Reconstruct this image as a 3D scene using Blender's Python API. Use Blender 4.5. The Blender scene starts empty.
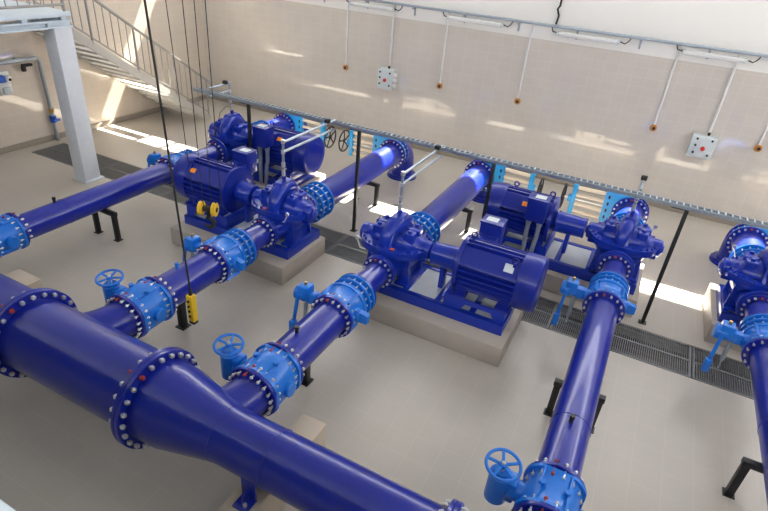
import bpy, bmesh, math, random
from mathutils import Vector, Matrix
random.seed(4)
PI = math.pi
scn = bpy.context.scene
COL = scn.collection

# ------------------------------------------------------------------ materials
def srgb(r, g, b):
    f = lambda c: (c/255/12.92) if c/255 <= 0.04045 else ((c/255+0.055)/1.055)**2.4
    return (f(r), f(g), f(b), 1)

def mat(name, col, rough=0.5, metal=0.0, coat=0.0, spec=0.5, noise=0.0, nscale=6.0, bump=0.0, rvar=0.0):
    m = bpy.data.materials.new(name); m.use_nodes = True
    nt = m.node_tree; b = nt.nodes['Principled BSDF']
    b.inputs['Base Color'].default_value = col
    b.inputs['Roughness'].default_value = rough
    b.inputs['Metallic'].default_value = metal
    b.inputs['Specular IOR Level'].default_value = spec
    b.inputs['Coat Weight'].default_value = coat
    b.inputs['Coat Roughness'].default_value = 0.04
    if noise or bump or rvar:
        tc = nt.nodes.new('ShaderNodeTexCoord')
        n = nt.nodes.new('ShaderNodeTexNoise'); n.inputs['Scale'].default_value = nscale; n.inputs['Detail'].default_value = 4
        nt.links.new(tc.outputs['Object'], n.inputs['Vector'])
        if noise:
            mx = nt.nodes.new('ShaderNodeMix'); mx.data_type = 'RGBA'
            mx.inputs['A'].default_value = tuple(c*(1-noise) for c in col[:3])+(1,)
            mx.inputs['B'].default_value = tuple(min(1, c*(1+noise)) for c in col[:3])+(1,)
            nt.links.new(n.outputs['Fac'], mx.inputs['Factor']); nt.links.new(mx.outputs['Result'], b.inputs['Base Color'])
        if rvar:
            mr = nt.nodes.new('ShaderNodeMapRange'); mr.inputs['To Min'].default_value = max(0, rough-rvar); mr.inputs['To Max'].default_value = rough+rvar
            nt.links.new(n.outputs['Fac'], mr.inputs['Value']); nt.links.new(mr.outputs['Result'], b.inputs['Roughness'])
        if bump:
            bp = nt.nodes.new('ShaderNodeBump'); bp.inputs['Strength'].default_value = bump; bp.inputs['Distance'].default_value = 0.01
            nt.links.new(n.outputs['Fac'], bp.inputs['Height']); nt.links.new(bp.outputs['Normal'], b.inputs['Normal'])
    return m

def tile_mat(name, c1, c2, grout, w, h, rough, axes, coat=0.0, mortar=0.004, bump=0.25, paint_above=None, paint=None, rough_var=0.04):
    """glazed / stoneware tiles laid in a straight grid; axes picks the two object axes of the surface"""
    m = bpy.data.materials.new(name); m.use_nodes = True
    nt = m.node_tree; b = nt.nodes['Principled BSDF']; L = nt.links.new
    tc = nt.nodes.new('ShaderNodeTexCoord'); sx = nt.nodes.new('ShaderNodeSeparateXYZ'); cx = nt.nodes.new('ShaderNodeCombineXYZ')
    L(tc.outputs['Object'], sx.inputs[0]); L(sx.outputs[axes[0]], cx.inputs[0]); L(sx.outputs[axes[1]], cx.inputs[1])
    br = nt.nodes.new('ShaderNodeTexBrick'); br.offset = 0; br.squash = 1
    br.inputs['Scale'].default_value = 1; br.inputs['Brick Width'].default_value = w; br.inputs['Row Height'].default_value = h
    br.inputs['Mortar Size'].default_value = mortar; br.inputs['Mortar Smooth'].default_value = 0.1; br.inputs['Bias'].default_value = 0
    br.inputs['Color1'].default_value = c1; br.inputs['Color2'].default_value = c2; br.inputs['Mortar'].default_value = grout
    L(cx.outputs[0], br.inputs['Vector'])
    n = nt.nodes.new('ShaderNodeTexNoise'); n.inputs['Scale'].default_value = 1.7; n.inputs['Detail'].default_value = 6
    L(tc.outputs['Object'], n.inputs['Vector'])
    mx = nt.nodes.new('ShaderNodeMix'); mx.data_type = 'RGBA'; mx.blend_type = 'MULTIPLY'; mx.inputs['Factor'].default_value = 0.25
    mr0 = nt.nodes.new('ShaderNodeMapRange'); mr0.inputs['To Min'].default_value = 0.7; mr0.inputs['To Max'].default_value = 1.2
    L(n.outputs['Fac'], mr0.inputs['Value']); L(br.outputs['Color'], mx.inputs['A']); L(mr0.outputs['Result'], mx.inputs['B'])
    out = mx.outputs['Result']
    mr = nt.nodes.new('ShaderNodeMapRange'); mr.inputs['To Min'].default_value = rough-rough_var; mr.inputs['To Max'].default_value = rough+rough_var
    L(n.outputs['Fac'], mr.inputs['Value']); rout = mr.outputs['Result']
    if paint_above is not None:
        gt = nt.nodes.new('ShaderNodeMath'); gt.operation = 'GREATER_THAN'; gt.inputs[1].default_value = paint_above
        L(sx.outputs[2], gt.inputs[0])
        m2 = nt.nodes.new('ShaderNodeMix'); m2.data_type = 'RGBA'; m2.inputs['B'].default_value = paint
        L(gt.outputs[0], m2.inputs['Factor']); L(out, m2.inputs['A']); out = m2.outputs['Result']
        m3 = nt.nodes.new('ShaderNodeMix'); m3.inputs['B'].default_value = 0.75
        L(gt.outputs[0], m3.inputs['Factor']); L(rout, m3.inputs['A']); rout = m3.outputs['Result']
    L(out, b.inputs['Base Color']); L(rout, b.inputs['Roughness'])
    b.inputs['Coat Weight'].default_value = coat; b.inputs['Coat Roughness'].default_value = 0.03
    bp = nt.nodes.new('ShaderNodeBump'); bp.invert = True; bp.inputs['Strength'].default_value = bump; bp.inputs['Distance'].default_value = 0.003
    L(br.outputs['Fac'], bp.inputs['Height']); L(bp.outputs['Normal'], b.inputs['Normal'])
    return m

M = {}
M['navy'] = mat('navy_pipe_paint', (0.005, 0.015, 0.265, 1), 0.30, coat=0.6, spec=0.25, noise=0.04, nscale=3, rvar=0.02)
M['pump'] = mat('blue_pump_paint', (0.005, 0.027, 0.34, 1), 0.30, coat=0.45, spec=0.25, noise=0.06, nscale=8, rvar=0.05, bump=0.04)
M['motor'] = mat('blue_motor_paint', (0.005, 0.017, 0.245, 1), 0.35, coat=0.35, spec=0.25, noise=0.05, nscale=8, rvar=0.05)
M['cyan'] = mat('light_blue_valve_paint', (0.008, 0.155, 0.60, 1), 0.34, coat=0.3, spec=0.3, noise=0.08, nscale=9, rvar=0.07, bump=0.06)
M['gate'] = mat('sky_blue_gate_valve_paint', (0.02, 0.30, 0.62, 1), 0.4, noise=0.06)
M['bolt'] = mat('zinc_bolt', (0.62, 0.62, 0.60, 1), 0.32, metal=0.85)
M['bolt_red'] = mat('bolt_red_mark', (0.30, 0.03, 0.025, 1), 0.5)
M['black'] = mat('black_paint', (0.008, 0.008, 0.009, 1), 0.45, noise=0.2)
M['rubber'] = mat('black_rubber', (0.012, 0.012, 0.012, 1), 0.7, noise=0.2)
M['galv'] = mat('galvanised_steel', (0.36, 0.41, 0.46, 1), 0.38, metal=0.75, noise=0.25, nscale=25, rvar=0.08)
M['steel'] = mat('bright_steel', (0.66, 0.66, 0.64, 1), 0.3, metal=0.85, noise=0.1)
M['brass'] = mat('brass', (0.55, 0.36, 0.12, 1), 0.35, metal=0.9, noise=0.1)
M['grout'] = mat('grey_grout_fill', (0.50, 0.53, 0.56, 1), 0.6, noise=0.12, nscale=5)
M['concrete'] = mat('tan_plinth', (0.40, 0.355, 0.30, 1), 0.55, noise=0.1, nscale=4, bump=0.1)
M['pier'] = mat('cream_concrete', (0.47, 0.40, 0.31, 1), 0.7, noise=0.1, nscale=5, bump=0.15)
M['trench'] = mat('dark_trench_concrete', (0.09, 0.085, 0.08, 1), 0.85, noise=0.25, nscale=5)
M['grating'] = mat('grey_grating_steel', (0.20, 0.205, 0.205, 1), 0.5, metal=0.5, noise=0.2, nscale=12)
M['white'] = mat('white_paint', (0.80, 0.80, 0.78, 1), 0.55, noise=0.03)
M['plast'] = mat('white_plastic', (0.78, 0.79, 0.78, 1), 0.4, noise=0.03)
M['boxgrey'] = mat('pale_grey_plastic', (0.60, 0.66, 0.68, 1), 0.4, noise=0.04)
M['column'] = mat('white_grey_column_paint', (0.66, 0.69, 0.73, 1), 0.5, noise=0.06, nscale=10)
M['beam'] = mat('pale_blue_grey_beam_paint', (0.62, 0.70, 0.76, 1), 0.45, noise=0.05)
M['stair'] = mat('warm_grey_stair_paint', (0.46, 0.44, 0.40, 1), 0.5, noise=0.08)
M['tread'] = mat('pale_tread', (0.66, 0.63, 0.57, 1), 0.55, noise=0.08)
M['rail'] = mat('grey_handrail_steel', (0.34, 0.33, 0.31, 1), 0.4, metal=0.4, noise=0.1)
M['yellow'] = mat('yellow_paint', (0.72, 0.45, 0.012, 1), 0.4, noise=0.06)
M['orange'] = mat('orange_sticker', (0.95, 0.30, 0.01, 1), 0.5, noise=0.04)
M['redspot'] = mat('red_orange_sticker', (0.80, 0.12, 0.02, 1), 0.5, noise=0.04)
M['brown'] = mat('orange_brown_button', (0.55, 0.23, 0.05, 1), 0.5, noise=0.1)
M['red'] = mat('red_button', (0.65, 0.03, 0.02, 1), 0.4, noise=0.05)
M['cream'] = mat('cream_rod', (0.70, 0.60, 0.44, 1), 0.45, noise=0.08)
M['blueplast'] = mat('blue_plastic', (0.02, 0.11, 0.55, 1), 0.4, noise=0.05)
M['floor'] = tile_mat('beige_floor_tiles', (0.47, 0.43, 0.375, 1), (0.48, 0.44, 0.385, 1), (0.53, 0.49, 0.43, 1), 0.33, 0.33, 0.30, (0, 1), coat=0.0, mortar=0.003, bump=0.08)
M['tiles_y'] = tile_mat('glazed_wall_tiles_back', (0.62, 0.57, 0.51, 1), (0.64, 0.59, 0.525, 1), (0.71, 0.66, 0.60, 1), 0.30, 0.20, 0.30, (0, 2), coat=1.0, bump=0.03, paint_above=3.26, paint=(0.84, 0.83, 0.79, 1))
M['tiles_x'] = tile_mat('glazed_wall_tiles_left', (0.62, 0.54, 0.45, 1), (0.64, 0.56, 0.465, 1), (0.70, 0.63, 0.54, 1), 0.30, 0.20, 0.30, (1, 2), coat=1.0, bump=0.03, paint_above=3.26, paint=(0.84, 0.83, 0.79, 1))
M['basebd'] = tile_mat('skirting_tiles', (0.30, 0.26, 0.21, 1), (0.31, 0.27, 0.22, 1), (0.36, 0.32, 0.27, 1), 0.30, 0.20, 0.3, (1, 2), bump=0.1)

# ------------------------------------------------------------------ mesh builder
def frame(ax):
    ax = Vector(ax).normalized()
    t = Vector((0, 0, 1)) if abs(ax.z) < 0.9 else Vector((1, 0, 0))
    u = ax.cross(t).normalized(); v = ax.cross(u).normalized()
    return ax, u, v

class MB:
    def __init__(s): s.v = []; s.f = []
    def add(s, vs, fs):
        o = len(s.v); s.v += [Vector(p) for p in vs]; s.f += [tuple(i+o for i in f) for f in fs]; return s
    def box(s, c, d, bev=0.0, rot=None):
        bm = bmesh.new(); bmesh.ops.create_cube(bm, size=1)
        for w in bm.verts: w.co = Vector((w.co.x*d[0], w.co.y*d[1], w.co.z*d[2]))
        if bev > 0: bmesh.ops.bevel(bm, geom=bm.edges[:], offset=min(bev, 0.45*min(d)), segments=2, affect='EDGES', profile=0.5)
        bm.verts.index_update(); c = Vector(c)
        R = rot if rot else Matrix.Identity(3)
        s.add([R @ w.co + c for w in bm.verts], [tuple(w.index for w in f.verts) for f in bm.faces]); bm.free(); return s
    def lathe(s, prof, o, ax=(0, 0, 1), n=32, a0=0.0, a1=2*PI):
        """prof: (distance along axis, radius)"""
        ax, u, v = frame(ax); o = Vector(o); full = abs(a1-a0-2*PI) < 1e-6
        m = n if full else n+1; rings = []; vs = []; fs = []
        for d, r in prof:
            if r < 1e-6: rings.append([len(vs)]); vs.append(o+ax*d)
            else:
                rings.append(list(range(len(vs), len(vs)+m)))
                for k in range(m):
                    a = a0+(a1-a0)*k/n; vs.append(o+ax*d+(u*math.cos(a)+v*math.sin(a))*r)
        for A, B in zip(rings[:-1], rings[1:]):
            for k in range(n):
                k2 = (k+1) % m
                if len(A) == 1 and len(B) == 1: continue
                if len(A) == 1: fs.append((A[0], B[k2], B[k]))
                elif len(B) == 1: fs.append((A[k], A[k2], B[0]))
                else: fs.append((A[k], A[k2], B[k2], B[k]))
        return s.add(vs, fs)
    def cyl(s, a, b, r, n=24, bev=0.0, r2=None):
        a = Vector(a); b = Vector(b); L = (b-a).length; r2 = r if r2 is None else r2
        if bev > 0: pr = [(0, 0), (0, r-bev), (bev, r), (L-bev, r2), (L, r2-bev), (L, 0)]
        else: pr = [(0, 0), (0, r), (L, r2), (L, 0)]
        return s.lathe(pr, a, b-a, n)
    def ring(s, o, ax, r, t, n=48, m=10):
        """torus"""
        ax, u, v = frame(ax); o = Vector(o); vs = []; fs = []
        for i in range(n):
            a = 2*PI*i/n; d = u*math.cos(a)+v*math.sin(a)
            for j in range(m):
                b = 2*PI*j/m; vs.append(o+d*(r+t*math.cos(b))+ax*(t*math.sin(b)))
        for i in range(n):
            for j in range(m):
                fs.append((i*m+j, ((i+1) % n)*m+j, ((i+1) % n)*m+(j+1) % m, i*m+(j+1) % m))
        return s.add(vs, fs)
    def tube(s, pts, r, n=16, caps=True):
        pts = [Vector(p) for p in pts]; vs = []; fs = []
        rr = r if isinstance(r, (list, tuple)) else [r]*len(pts)
        tan = [(pts[min(i+1, len(pts)-1)]-pts[max(i-1, 0)]).normalized() for i in range(len(pts))]
        _, u, v = frame(tan[0])
        for i, p in enumerate(pts):
            if i:
                q = tan[i-1].rotation_difference(tan[i]); u = q @ u; v = q @ v
            for k in range(n):
                a = 2*PI*k/n; vs.append(p+(u*math.cos(a)+v*math.sin(a))*rr[i])
        for i in range(len(pts)-1):
            for k in range(n):
                fs.append((i*n+k, i*n+(k+1) % n, (i+1)*n+(k+1) % n, (i+1)*n+k))
        if caps: fs.append(tuple(reversed(range(n)))); fs.append(tuple(range((len(pts)-1)*n, len(pts)*n)))
        return s.add(vs, fs)
    def prism(s, poly, o, ex, ey, ez, h):
        """poly (x,y) in plane ex,ey at o, extruded h along ez"""
        ex, ey, ez, o = Vector(ex), Vector(ey), Vector(ez), Vector(o); n = len(poly)
        vs = [o+ex*x+ey*y for x, y in poly]+[o+ex*x+ey*y+ez*h for x, y in poly]
        fs = [tuple(range(n))[::-1], tuple(range(n, 2*n))]+[(i, (i+1) % n, n+(i+1) % n, n+i) for i in range(n)]
        return s.add(vs, fs)
    def bar(s, a, b, w, h, up=(0, 0, 1)):
        a, b = Vector(a), Vector(b); t = (b-a).normalized(); L = (b-a).length
        sd = t.cross(Vector(up))
        if sd.length < 1e-4: sd = t.cross(Vector((0, 1, 0)))
        sd.normalize(); u = sd.cross(t).normalized()
        R = Matrix((sd, t, u)).transposed()
        return s.box((a+b)/2, (w, L, h), min(w, h)*0.08, R)
    def mesh(s, name, m, xf=None, off=Vector((0, 0, 0)), angle=38):
        me = bpy.data.meshes.new(name)
        vs = [xf(p) if xf else p for p in s.v]
        me.from_pydata([p-off for p in vs], [], s.f)
        bm = bmesh.new(); bm.from_mesh(me); bmesh.ops.recalc_face_normals(bm, faces=bm.faces[:]); bm.to_mesh(me); bm.free()
        me.polygons.foreach_set('use_smooth', [True]*len(me.polygons)); me.set_sharp_from_angle(angle=math.radians(angle))
        me.materials.append(m); me.update(); return me

ROOTLOC = {}
def org(o):
    return ROOTLOC.get(o.name, Vector((0, 0, 0)))
def thing(name, label, cat, loc, group=None):
    o = bpy.data.objects.new(name, None); COL.objects.link(o); o.empty_display_size = 0.1
    o.location = loc; ROOTLOC[o.name] = Vector(loc); o['label'] = label; o['category'] = cat
    if group: o['group'] = group
    return o
def part(name, mb, m, parent, xf=None, label=None, kind=None):
    off = org(parent)
    o = bpy.data.objects.new(name, mb.mesh(name, M[m] if isinstance(m, str) else m, xf, off)); COL.objects.link(o); o.parent = parent
    ROOTLOC[o.name] = off
    if label: o['label'] = label
    if kind: o['kind'] = kind
    return o
def solo(name, mb, m, label, cat, group=None, kind=None):
    o = bpy.data.objects.new(name, mb.mesh(name, M[m])); COL.objects.link(o)
    # origin to the base centre
    xs = [v.co for v in o.data.vertices]
    c = Vector(((min(p.x for p in xs)+max(p.x for p in xs))/2, (min(p.y for p in xs)+max(p.y for p in xs))/2, min(p.z for p in xs)))
    o.data.transform(Matrix.Translation(-c)); o.location = c; ROOTLOC[o.name] = c
    o['label'] = label; o['category'] = cat
    if group: o['group'] = group
    if kind: o['kind'] = kind
    return o
def struct(name, mb, m):
    o = bpy.data.objects.new(name, mb.mesh(name, M[m])); COL.objects.link(o); o['kind'] = 'structure'; return o
def copy_tree(o, parent=None, dloc=None):
    c = o.copy(); COL.objects.link(c)
    if parent: c.parent = parent
    if dloc is not None: c.location = o.location+Vector(dloc)
    for ch in list(o.children): copy_tree(ch, c)
    return c

# shared bolts: along local Y, nut and washer at both ends
BOLT = {}
def bolt_mesh(L, R, red=False):
    k = (round(L, 3), round(R, 3), red)
    if k not in BOLT:
        b = MB()
        b.cyl((0, -L/2, 0), (0, L/2, 0), R*0.55, 8)
        for s in (-1, 1):
            y0 = s*(L/2-R*1.35)
            b.cyl((0, y0, 0), (0, y0+s*R*0.9, 0), R, 6, R*0.1)
        BOLT[k] = b.mesh('bolt', M['bolt_red' if red else 'bolt'])
    return BOLT[k]
def bolts(parent, c, r, n, L, R, red=True, name='bolt', phase=0.5):
    """bolt circle in the XZ plane (axis Y) about c"""
    off = org(parent); k0 = int(n*0.25) if red else -1
    for k in range(n):
        a = 2*PI*(k+phase)/n
        isred = red and k == k0
        o = bpy.data.objects.new(name, bolt_mesh(L, R, isred)); COL.objects.link(o); o.parent = parent
        o.location = Vector(c)+Vector((math.cos(a)*r, 0, math.sin(a)*r))-off
        if isred: o['label'] = 'red marked bolt'
def bolts_x(parent, c, r, n, L, R):
    off = org(parent)
    for k in range(n):
        a = 2*PI*(k+0.5)/n; red = k == int(n*0.3)
        o = bpy.data.objects.new('bolt', bolt_mesh(L, R, red)); COL.objects.link(o); o.parent = parent
        o.rotation_euler = (0, 0, PI/2)
        o.location = Vector(c)+Vector((0, math.cos(a)*r, math.sin(a)*r))-off
        if red: o['label'] = 'red marked bolt'

def disc(y0, y1, R, ri, c, ax=(0, 1, 0), n=48):
    """annular flange between y0 and y1 measured along ax from c"""
    b = 0.006
    return MB().lathe([(y0, ri), (y0, R-b), (y0+b, R), (y1-b, R), (y1, R-b), (y1, ri), (y0, ri)], c, ax, n)

# ------------------------------------------------------------------ room
WX, WY, CZ = -12.95, 13.55, 8.0          # left wall, back wall, ceiling
RX, RY = 9.0, -3.5                       # right wall, wall behind the viewer
T0, T1 = 7.25, 8.10                      # trench edges
def setting():
    b = MB()
    # floor slab with the trench slot left open
    b.box(((WX+RX)/2, (RY+T0)/2, -0.1), (RX-WX, T0-RY, 0.2)); b.box(((WX+RX)/2, (T1+WY)/2, -0.1), (RX-WX, WY-T1, 0.2))
    b.box(((WX-0.0-12.62)/2, (T0+T1)/2, -0.1), (12.95-12.62, T1-T0, 0.2))
    struct('floor', b, 'floor')
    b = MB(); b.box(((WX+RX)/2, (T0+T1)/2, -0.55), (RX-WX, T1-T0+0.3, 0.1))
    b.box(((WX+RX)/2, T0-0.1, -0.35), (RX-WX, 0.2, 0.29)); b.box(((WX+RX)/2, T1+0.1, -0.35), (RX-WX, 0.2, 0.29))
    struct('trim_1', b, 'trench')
    # back wall with the ribbon of clerestory windows
    wz0, wz1 = 5.55, 7.75; b = MB(); th = 0.25
    b.box(((WX+RX)/2, WY+th/2, wz0/2), (RX-WX+0.6, th, wz0)); b.box(((WX+RX)/2, WY+th/2, (wz1+CZ)/2), (RX-WX+0.6, th, CZ-wz1))
    struct('wall_back', b, 'tiles_y')
    x = WX; i = 1; W = 2.74
    while x < RX-0.1:
        f = MB(); x1 = min(x+W, RX)
        for xx in (x+0.03, x1-0.03): f.box((xx, WY+th/2, (wz0+wz1)/2), (0.06, 0.1, wz1-wz0))
        for zz in (wz0+0.03, wz1-0.03): f.box(((x+x1)/2, WY+th/2, zz), (x1-x, 0.1, 0.06))
        struct('window_%d' % i, f, 'white'); i += 1; x += W
    b = MB(); b.box(((WX+RX)/2, WY+th+0.40, 7.90), (RX-WX+1.0, 0.85, 0.16)); struct('added_eave', b, 'white')  # unseen eave, added to block the sun from the upper part of the windows
    # left wall (solid)
    struct('wall_left', MB().box((WX-0.125, (RY+WY)/2, CZ/2), (0.25, WY-RY, CZ)), 'tiles_x')
    struct('baseboard_left', MB().box((WX+0.012, (RY+WY)/2, 0.07), (0.024, WY-RY, 0.14), 0.003), 'basebd')
    struct('baseboard_back', MB().box(((WX+RX)/2, WY-0.012, 0.06), (RX-WX, 0.024, 0.12), 0.003), 'basebd')
    # wall behind the viewer and right wall: piers around open window bays, added and sized for fill light
    for nm, wall in (('wall_front', 0), ('wall_right', 1)):
        b = MB(); z0, z1 = 5.4, 7.4
        a0, a1 = (WX, RX) if wall == 0 else (RY, WY)
        def bx(u0, u1, za, zb):
            if wall == 0: b.box(((u0+u1)/2, RY-0.125, (za+zb)/2), (u1-u0, 0.25, zb-za))
            else: b.box((RX+0.125, (u0+u1)/2, (za+zb)/2), (0.25, u1-u0, zb-za))
        bx(a0, a1, 0, z0); bx(a0, a1, z1, CZ)
        nbay = 5 if wall == 0 else 4; step = (a1-a0)/nbay; pw = 0.5
        for k in range(nbay+1):
            u = a0+k*step; bx(max(a0, u-pw/2), min(a1, u+pw/2), z0, z1)
        struct(nm, b, 'white')
        for k in range(nbay):
            f = MB(); u0 = a0+k*step+pw/2; u1 = u0+step-pw
            def fx(ua, ub, za, zb):
                if wall == 0: f.box(((ua+ub)/2, RY-0.12, (za+zb)/2), (ub-ua, 0.08, zb-za))
                else: f.box((RX+0.12, (ua+ub)/2, (za+zb)/2), (0.08, ub-ua, zb-za))
            for q in range(4): uu = u0+(u1-u0)*q/3; fx(max(u0, uu-0.04), min(u1, uu+0.04), z0, z1)
            for q in range(4): zz = z0+(z1-z0)*q/3; fx(u0, u1, max(z0, zz-0.04), min(z1, zz+0.04))
            global WN; struct('window_%d' % WN, f, 'white'); WN += 1
    b = MB(); b.box(((WX+RX)/2, (RY+WY)/2, CZ+0.15), (RX-WX+0.6, WY-RY+0.6, 0.3))
    struct('ceiling', b, 'white')
    # viewer's gallery: slab whose edge beam clips the lower left corner
    b = MB(); b.box(((WX+RX)/2, (RY+0.50)/2, 3.22), (RX-WX-0.02, 0.50-RY-0.02, 0.22), 0.01)
    struct('trim_2', b, 'beam')
WN = 20
setting()

# floor gratings over the trench
GL = 2.03; gx = -12.60; k = 0
glab = ['grey floor grating over the trench at the left wall, under the water pipe',
        'grey floor grating over the trench beside the white column foot',
        'grey floor grating over the trench behind the leftmost front motor plinth',
        'grey trench grating behind the front left pump, below the rear left pump',
        'grey trench grating between the two front pump plinths with a black post beyond',
        'grey trench grating behind the front middle motor plinth',
        'grey bar grating on the trench beneath the rear right pump pipe',
        'grey bar grating on the trench at right with open floor on both sides',
        'grey bar grating on the trench at the right picture edge']
while k < 9:
    b = MB(); x0, x1 = gx+0.008, gx+GL-0.008
    for y in (T0+0.03, T1-0.03): b.box(((x0+x1)/2, y, -0.018), (x1-x0, 0.025, 0.036))
    b.box(((x0+x1)/2, (T0+T1)/2, -0.012), (x1-x0, 0.035, 0.026))
    for xx in (x0+0.012, x1-0.012): b.box((xx, (T0+T1)/2, -0.018), (0.024, T1-T0-0.04, 0.036))
    n = 66
    for j in range(1, n):
        xx = x0+(x1-x0)*j/n; b.box((xx, (T0+T1)/2, -0.018), (0.012, T1-T0-0.06, 0.030))
    for j in range(1, 6): yy = T0+(T1-T0)*j/6; b.cyl((x0, yy, -0.026), (x1, yy, -0.026), 0.004, 6)
    solo('floor_grating', b, 'grating', glab[k], 'grating', 'gratings over the floor trench')
    gx += GL; k += 1

# ------------------------------------------------------------------ pipe lines
YF, YB = 6.70, 8.95                      # shaft lines of the front and rear pumps
ZP, ZS = 0.755, 1.03                     # pipe centre height, shaft height
MY, MZ = 2.71, 0.76                      # header pipe axis
LINES = {
 'A': dict(x=-7.95, row=YB, r=0.2032, vf=4.05, ck=7.05, legs=5.54, nm='rear left pump', mx=1, ry=1),
 'B': dict(x=-4.95, row=YF, r=0.235, vf=3.93, ck=4.98, legs=None, nm='front left pump', mx=-1, ry=0),
 'C': dict(x=-2.86, row=YF, r=0.235, vf=3.73, ck=4.86, legs=None, nm='front middle pump', mx=1, ry=0),
 'D': dict(x=0.22, row=YB, r=0.2032, vf=3.76, ck=7.10, legs=5.50, nm='rear right pump', mx=-1, ry=1),
 'E': dict(x=2.25, row=YB, r=0.2032, vf=3.78, ck=7.20, legs=5.36, nm='rightmost pump', mx=1, ry=1),
}
FT = 0.038
def flange(parent, y0, R, ri, x, z=ZP, t=FT, m='navy'):
    return part('flange', disc(0, t, R, ri, (x, y0, z)), m, parent)

def nipple(parent, x, y, r, m='black'):
    b = MB(); z = ZP+r
    b.cyl((x, y, z-0.02), (x, y, z+0.05), 0.022, 12, 0.003).cyl((x, y, z+0.05), (x, y, z+0.085), 0.03, 6, 0.003)
    part('nipple', b, m, parent)

def butterfly_valve(x, y0, y1, r, R, lab):
    """double-flanged valve with gearbox and handwheel standing off to the left"""
    t = thing('butterfly_valve', lab, 'valve', (x, (y0+y1)/2, ZP-R), 'handwheel valves by the header pipe')
    c = (x, 0, ZP); L = y1-y0
    b = MB(); rb = r*1.08; ym0 = (y0+y1)/2
    b.lathe([(y0+0.02, rb*0.9), (y0+0.02, R*0.93), (y0+0.05, R*0.9), (y0+0.09, rb*1.10), (ym0, rb*1.16), (y1-0.09, rb*1.10), (y1-0.05, R*0.9), (y1-0.02, R*0.93), (y1-0.02, rb*0.9)], c, (0, 1, 0), 40)
    ym = (y0+y1)/2
    # stem bosses left and right
    b.cyl((x-rb*0.9, ym, ZP), (x-R-0.10, ym, ZP+0.02), 0.10, 20, 0.01)
    b.cyl((x+rb*0.9, ym, ZP), (x+R+0.03, ym, ZP), 0.085, 20, 0.01)
    # ribs between the plates
    for a in (62, 118, 215, 250, 290, 325):
        aa = math.radians(a); rr = (rb+R)/2-0.02
        b.box((x+math.cos(aa)*rr, ym, ZP+math.sin(aa)*rr), (R-rb+0.02, L-0.06, 0.022), 0.003, Matrix.Rotation(-aa, 3, 'Y'))
    part('body', b, 'cyan', t)
    # two end plates with flattened top and feet
    for yy in (y0, y1-0.035):
        poly = []
        for k in range(48):
            a = 2*PI*k/48; px, pz = R*math.cos(a), R*math.sin(a); pz = max(min(pz, R*0.86), -R*0.92); px = max(min(px*1.05, R*0.97), -R*0.97)
            poly.append((px, pz))
        part('flange', MB().prism(poly, (x, yy, ZP), (1, 0, 0), (0, 0, 1), (0, 1, 0), 0.035), 'cyan', t)
    for sx in (-1, 1):
        part('lug', MB().cyl((x+sx*r*0.55, ym, ZP+rb*1.0), (x+sx*r*0.55, ym, ZP+rb*1.0+0.05), 0.03, 12, 0.004), 'cyan', t)
    # gearbox
    gx_ = x-R-0.16; g = MB()
    g.cyl((gx_-0.02, ym-0.02, ZP-0.17), (gx_-0.02, ym-0.02, ZP+0.17), 0.105, 24, 0.012)
    g.cyl((gx_-0.02, ym-0.02, ZP+0.17), (gx_-0.02, ym-0.02, ZP+0.20), 0.075, 20, 0.006)
    g.box((gx_+0.08, ym, ZP+0.02), (0.13, 0.17, 0.24), 0.02)
    part('gearbox', g, 'cyan', t)
    wz = ZP+0.27; wc = Vector((gx_-0.02, ym-0.02, wz))
    part('stem', MB().cyl((wc.x, wc.y, ZP+0.2), (wc.x, wc.y, wz+0.03), 0.02, 12), 'steel', t)
    w = MB(); ax = Vector((0.05, -0.12, 1)).normalized()
    w.ring(wc, ax, 0.155, 0.016, 48, 10)
    _, u, v = frame(ax)
    for k in range(5):
        a = 2*PI*k/5+0.3; d = u*math.cos(a)+v*math.sin(a)
        w.bar(wc+d*0.03, wc+d*0.148, 0.026, 0.014, ax)
    w.cyl(wc-ax*0.02, wc+ax*0.022, 0.036, 16, 0.004)
    part('handwheel', w, 'cyan', t)
    part('hub_nut', MB().cyl(wc+ax*0.022, wc+ax*0.04, 0.018, 6, 0.002), 'bolt', t)
    return t

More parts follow.
